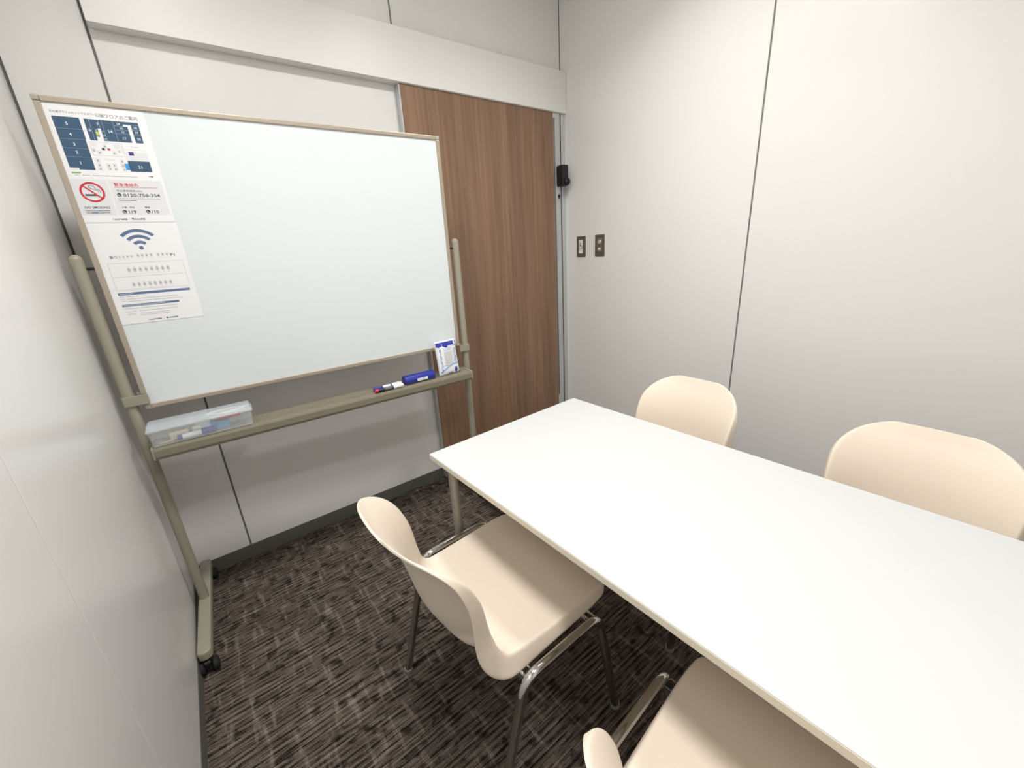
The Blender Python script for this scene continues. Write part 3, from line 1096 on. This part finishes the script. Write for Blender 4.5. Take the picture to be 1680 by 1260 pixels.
fine(S2, 'greyink', 1, ((17.5, 28, 213.2), (32, 63, 213.6), (17.5, 28, 220.0), (32, 158, 221.0), (17.5, 28, 226.8), (32, 169, 228.0),
                        (15, 150, 249.8), (19, 44.5, 258.9), (52, 148, 258.7), (21, 42, 267.2), (52, 125, 267.4), (52, 126, 272.4)))
lettering(S2, 'ink', 1, '名古屋会議室', 70.5, 291.0, 4.8, 29, 0.02)
lettering(S2, 'ink', 1, '日本会議室', 117.0, 291.0, 4.8, 24.5, 0.02)
disc(S2, 'logo', 'greyink', 1, 67.4, 289.0, 1.2, 2.0, 14)
block(S2, 'logo', 'ink', 1, 111.4, 286.4, 115.6, 291.0)
line(S2, 'divider', 'greyink', 1, [(105.6, 286.0), (105.6, 291.2)], 0.5)
lettering(S2, 'ink', 1, '繋り', 26.0, 99.5, 9.5, 17)
lettering(S2, 'ink', 1, 'Fi', 171.0, 99.5, 12.0, 11)
fine(S2, 'palegrey', 2, ((19, 50, 204.8), (20, 120, 240.0)), 1.7)
# smudged characters
bm = bmesh.new()
uvl = bm.loops.layers.uv.new('UVMap')


def smudge(x, y, w, h):
    vs = [bm.verts.new((x + a * w / 2, 0, -(y + b * h / 2))) for a, b in ((-1, 1), (1, 1), (1, -1), (-1, -1))]
    f = bm.faces.new(vs)
    for lp, uv in zip(f.loops, ((0, 0), (1, 0), (1, 1), (0, 1))):
        lp[uvl].uv = uv


for k in range(4):
    smudge(49 + k * 9.2, 95.5, 9.2, 13)
for k in range(4):
    smudge(92 + k * 10.5, 93.5, 10.4, 17)
for k in range(3):
    smudge(141 + k * 11.0, 93.5, 10.9, 17)
for k in range(8):
    smudge(60 + k * 13.6, 134.5, 13.5, 25)
for k in range(8):
    smudge(60 + k * 13.0, 178.5, 12.9, 24)
tag(S2.add('smudged_characters', bm, M['smudge'], 2), kind='stuff')

# ------------------------------------------------------------------ things on the tray
# wet-wipe pouch leaning on the board
wp = empty('wipes_pouch', sw(0.508, -0.047, ZT + 0.0018))
wp.rotation_euler = (math.radians(-7), 0, SA + 0.10)
tag(wp, 'white and blue pouch of cleaning wipes leaning against the whiteboard', 'pouch')


def pillow(w, h, d, nx=14, nz=20):
    bm = bmesh.new()
    for side in (-1, 1):
        g = []
        for j in range(nz + 1):
            row = []
            for i in range(nx + 1):
                u, v = -1 + 2 * i / nx, -1 + 2 * j / nz
                t = max(0.0, (1 - abs(u) ** 4)) ** 0.5 * max(0.0, (1 - abs(v) ** 5)) ** 0.6
                wob = 0.0010 * math.sin(9 * u + 3 * v) * t
                row.append(bm.verts.new((u * w / 2 * (1 - 0.03 * (1 - v * v)), side * (d / 2 * t + 0.0004) + wob, (v + 1) * h / 2)))
            g.append(row)
        for j in range(nz):
            for i in range(nx):
                q = (g[j][i], g[j][i + 1], g[j + 1][i + 1], g[j + 1][i])
                bm.faces.new(q if side < 0 else tuple(reversed(q)))
    bmesh.ops.remove_doubles(bm, verts=bm.verts[:], dist=0.0009)
    bmesh.ops.recalc_face_normals(bm, faces=bm.faces[:])
    return bm


PW, PH, PD = 0.116, 0.166, 0.026
pb = obj('pouch_body', pillow(PW, PH, PD), M['pouch'], wp, smooth=True)


def front_y(u, v):
    """front surface of the pouch at u, v in -1..1."""
    t = max(0.0, (1 - abs(u) ** 4)) ** 0.5 * max(0.0, (1 - abs(v) ** 5)) ** 0.6
    return -(PD / 2 * t + 0.0004) + 0.0010 * math.sin(9 * u + 3 * v) * t


def wrap(bm, lift):
    """flat print (mm on the pouch front, x right from centre, z up from base) laid onto the bulging front."""
    long_edges = [e for e in bm.edges if e.calc_length() > 9]
    if long_edges:
        bmesh.ops.subdivide_edges(bm, edges=long_edges, cuts=5, use_grid_fill=True)
    for v in bm.verts:
        x, z = v.co.x / 1000, v.co.z / 1000
        u = max(-1, min(1, x / (PW / 2)))
        w = max(-1, min(1, z / (PH / 2) - 1))
        v.co = Vector((x * (1 - 0.03 * (1 - w * w)), front_y(u, w) - lift, z))
    bmesh.ops.recalc_face_normals(bm, faces=bm.faces[:])
    return bm


bm = bmesh.new()
rect(bm, -54, -159, 54, -140)
poly(bm, [(-54, -140), (54, -140), (40, -134), (0, -131), (-40, -135)])
obj('top_print', wrap(bm, 0.0006), M['pouch_blue'], pb)
bm = bmesh.new()
rect(bm, -20, -112, 22, -52)
obj('window_print', wrap(bm, 0.0006), M['pouch_grey'], pb)
bm = bmesh.new()
stroke(bm, [(-50, -18), (-30, -26), (-10, -37), (10, -45), (30, -49), (52, -50)], 7)
obj('swoosh_print', wrap(bm, 0.0006), M['pouch_pale'], pb)
bm = bmesh.new()
for k, ch in enumerate('ホワイトボードクリーナー'):
    text_mesh(bm, ch if ch != 'ー' else 'I', -44, -(128 - k * 9.6) + 9.4, 11, 9.5 if ch not in 'ー' else 2.0, 0.02)
arc_band(bm, 34, -18, 0, 8.5, 0, 2 * PI, 16)
rect(bm, 31, -13, 37, -4)
for k in range(4):
    rect(bm, 27.5 + k * 3.6, -34 + abs(k - 1.5) * 2, 29.9 + k * 3.6, -22)
text_mesh(bm, '20枚', -8, -5, 9.5, 24, 0.01)
obj('blue_lettering', wrap(bm, 0.0009), M['pouch_blue'], pb)
bm = bmesh.new()
for k, ch in enumerate('ウェットタイプ厚手'):
    text_mesh(bm, ch, 29, -(122 - k * 7.6) + 7, 8, 6.2, 0.02)
for k in range(9):
    rect(bm, 39, -(124 - k * 7.6), 44, -(124 - k * 7.6) + 5.2)
tiny_line(bm, -22, 24, -126, 2.0)
tiny_line(bm, -20, 18, -119, 2.0)
tiny_line(bm, -30, 14, -47, 2.0)
obj('pale_lettering', wrap(bm, 0.0008), M['pouch_mid'], pb)

# blue eraser with a white label
er = empty('board_eraser', sw(0.3560, -0.0340, ZT + 0.0016), SA + 0.02)
tag(er, 'blue plastic whiteboard eraser with a small white label on the tray', 'eraser')
prof = [(-0.0230, 0.006), (-0.0235, 0.020), (-0.0175, 0.033), (-0.0120, 0.0355), (0.0120, 0.0355), (0.0175, 0.033), (0.0235, 0.020), (0.0230, 0.006)]
bm = prism_x(bmesh.new(), prof, -0.0735, 0.0735)
bmesh.ops.bevel(bm, geom=bm.edges[:], offset=0.0015, segments=2, affect='EDGES', profile=0.5)
smooth_angle(obj('handle', bm, M['eraser_blue'], er), 35)
obj('felt_pad', bx(-0.072, 0.072, -0.0225, 0.0225, 0.0, 0.0058), M['felt'], er)
lb = obj('label_sticker', bx(-0.018, 0.034, -0.0245, -0.0238, 0.0075, 0.0195), M['white_print'], er)
bm = bmesh.new()
text_mesh(bm, 'イレーザー', 0, 0, 7.0, 40, 0.02)
for v in bm.verts:
    v.co = Vector((-0.013 + v.co.x / 1000, -0.0247, 0.0110 + v.co.z / 1000))
obj('lettering', bm, M['ink'], lb)


def marker(name, label, x, y, z, yaw, mats, L=0.128, r=0.0082):
    e = empty(name, sw(x, y, z), SA + yaw)
    tag(e, label, 'marker', 'markers on the tray')
    end, body, band, capm = mats

    def seg(nm, prof, mt, par=e):
        bm = bmesh.new()
        lathe(bm, prof, 22)
        bmesh.ops.rotate(bm, verts=bm.verts[:], matrix=Matrix.Rotation(PI / 2, 3, 'Y'))
        return smooth_angle(obj(nm, bm, mt, par), 40)
    seg('end_plug', [(0, -L / 2), (r * 0.75, -L / 2), (r * 0.95, -L / 2 + 0.003), (r * 0.95, -L / 2 + 0.014), (0, -L / 2 + 0.014)], end)
    b = seg('barrel', [(0, -L / 2 + 0.0141), (r, -L / 2 + 0.0141), (r, L / 2 - 0.046), (0, L / 2 - 0.046)], body)
    seg('label_band', [(r + 0.0002, -0.022), (r + 0.0004, -0.022), (r + 0.0004, 0.012), (r + 0.0002, 0.012)], band, b)
    c = seg('cap', [(0, L / 2 - 0.0459), (r * 1.04, L / 2 - 0.0459), (r * 0.98, L / 2 - 0.004), (r * 0.8, L / 2), (0, L / 2)], capm)
    obj('clip', bx(L / 2 - 0.042, L / 2 - 0.008, -0.0018, 0.0018, r * 0.9, r * 1.25, bev=0.0005, seg=1), capm, c)
    return e


marker('board_marker', 'black whiteboard marker with a red end lying in front on the tray', 0.2030, -0.0660, ZT + 0.0108, 0.02,
       (M['marker_red'], M['marker_black'], M['band'], M['marker_white']))
marker('board_marker', 'white and blue whiteboard marker lying behind the black one on the tray', 0.2060, -0.0360, ZT + 0.0108, -0.02,
       (M['marker_blue'], M['marker_blue'], M['marker_white'], M['marker_white']))

# frosted pencil case with its contents
BL, BD, BH = 0.297, 0.082, 0.0560
PC_X, PC_Y, PC_A = -0.4590, -0.0505, 0.0
PCZ = 0.7765 + 0.0044


def pc(x, y, z):
    c, s = math.cos(PC_A), math.sin(PC_A)
    return sw(PC_X + c * x - s * y, PC_Y + s * x + c * y, PCZ + z)


case = empty('pencil_case', pc(0, 0, 0), SA + PC_A)
tag(case, 'long frosted clear plastic case holding stationery at the left end of the tray', 'box')


def hollow(bm, L0, D0, L1, D1, z0, z1, t, open_top=True):
    """tapered open shell: outer L0 x D0 at z0, L1 x D1 at z1."""
    def ring(L, D, z):
        r = 0.006
        pts = []
        for cx, cy, a0 in ((L / 2 - r, D / 2 - r, 0), (-L / 2 + r, D / 2 - r, PI / 2), (-L / 2 + r, -D / 2 + r, PI), (L / 2 - r, -D / 2 + r, 1.5 * PI)):
            for k in range(5):
                a = a0 + PI / 2 * k / 4
                pts.append(bm.verts.new((cx + r * math.cos(a), cy + r * math.sin(a), z)))
        return pts
    o0, o1 = ring(L0, D0, z0), ring(L1, D1, z1)
    zi = z0 + t if open_top else z1 - t
    if open_top:
        i0, i1 = ring(L0 - 2 * t, D0 - 2 * t, zi), ring(L1 - 2 * t, D1 - 2 * t, z1)
    else:
        i0, i1 = ring(L0 - 2 * t, D0 - 2 * t, z0), ring(L1 - 2 * t, D1 - 2 * t, zi)
    n = len(o0)
    for k in range(n):
        j = (k + 1) % n
        bm.faces.new((o0[k], o0[j], o1[j], o1[k]))
        bm.faces.new((i0[j], i0[k], i1[k], i1[j]))
        if open_top:
            bm.faces.new((o1[k], o1[j], i1[j], i1[k]))
        else:
            bm.faces.new((o0[j], o0[k], i0[k], i0[j]))
    if open_top:
        bm.faces.new(list(reversed(o0)))
        bm.faces.new(i0)
    else:
        bm.faces.new(o1)
        bm.faces.new(list(reversed(i1)))
    bmesh.ops.recalc_face_normals(bm, faces=bm.faces[:])
    return bm


smooth_angle(obj('tray_body', hollow(bmesh.new(), BL - 0.010, BD - 0.010, BL, BD, -0.0042, BH - 0.004, 0.0013), M['frost'], case), 40)
ld = smooth_angle(obj('lid', hollow(bmesh.new(), BL + 0.003, BD + 0.003, BL - 0.006, BD - 0.010, BH - 0.0038, BH + 0.012, 0.0013, False), M['frost_lid'], case), 40)
obj('rim', hollow(bmesh.new(), BL + 0.006, BD + 0.006, BL + 0.006, BD + 0.006, BH - 0.0070, BH - 0.0030, 0.0022, False), M['frost_lid'], ld)
obj('latch', bx(-0.022, 0.020, -BD / 2 - 0.0062, -BD / 2 - 0.0036, BH - 0.028, BH + 0.010, bev=0.0015, seg=2), M['frost'], case)


def put(o, x, y, z, yaw=0.0):
    o.location = pc(x, y, z)
    o.rotation_euler = (0, 0, SA + PC_A + yaw)
    return o


mk = marker('board_marker', 'blue marker with a white grip inside the frosted case', 0, 0, 1, 0,
            (M['marker_blue'], M['marker_white'], M['marker_white'], M['marker_blue']), L=0.112, r=0.0095)
put(mk, -0.022, -0.021, 0.0070, 0.06)
mk = marker('board_marker', 'red marker inside the frosted case', 0, 0, 1, 0,
            (M['marker_red'], M['marker_red'], M['marker_red'], M['marker_red']), L=0.082, r=0.0080)
put(mk, 0.072, 0.010, 0.0330, 0.03)
blk = put(tag(obj('eraser_block', bx(-0.026, 0.026, -0.013, 0.013, 0, 0.020, bev=0.002, seg=2), M['cream']),
              'cream rubber block inside the frosted case', 'eraser'), -0.074, 0.010, -0.0026, 0.05)
pk = tag(obj('paper_packet', bx(-0.036, 0.036, -0.014, 0.014, 0, 0.024, bev=0.0015, seg=2), M['packet']),
         'small light blue packet inside the frosted case', 'packet')
put(pk, 0.036, 0.010, -0.0026, -0.04)
stk = tag(obj('wooden_stick', tube(bmesh.new(), [(-0.020, 0, 0), (0.016, 0, 0)], 0.0032, 12), M['yellow'], smooth=True),
          'short pale yellow stick at the left end of the frosted case', 'stick')
put(stk, -0.106, -0.020, 0.0010, 0.10)
clp = tag(obj('white_clip', bx(-0.013, 0.013, -0.009, 0.009, 0, 0.024, bev=0.005, seg=3), M['cable']),
          'small rounded white clip inside the frosted case', 'clip')
put(clp, -0.024, 0.012, -0.0024, 0.2)
pts = []
for k in range(0, 121):
    a = 2 * PI * k / 30
    rr = 1.0 + 0.05 * math.sin(k * 0.7)
    pts.append((0.060 * rr * math.cos(a), 0.023 * rr * math.sin(a), 0.0440 + 0.0036 * (k / 30)))
cb = tag(obj('coiled_cable', tube(bmesh.new(), pts, 0.0017, 8), M['cable'], smooth=True),
         'white coiled cable inside the frosted case', 'cable')
put(cb, 0.072, 0.004, 0.0005, 0.0)
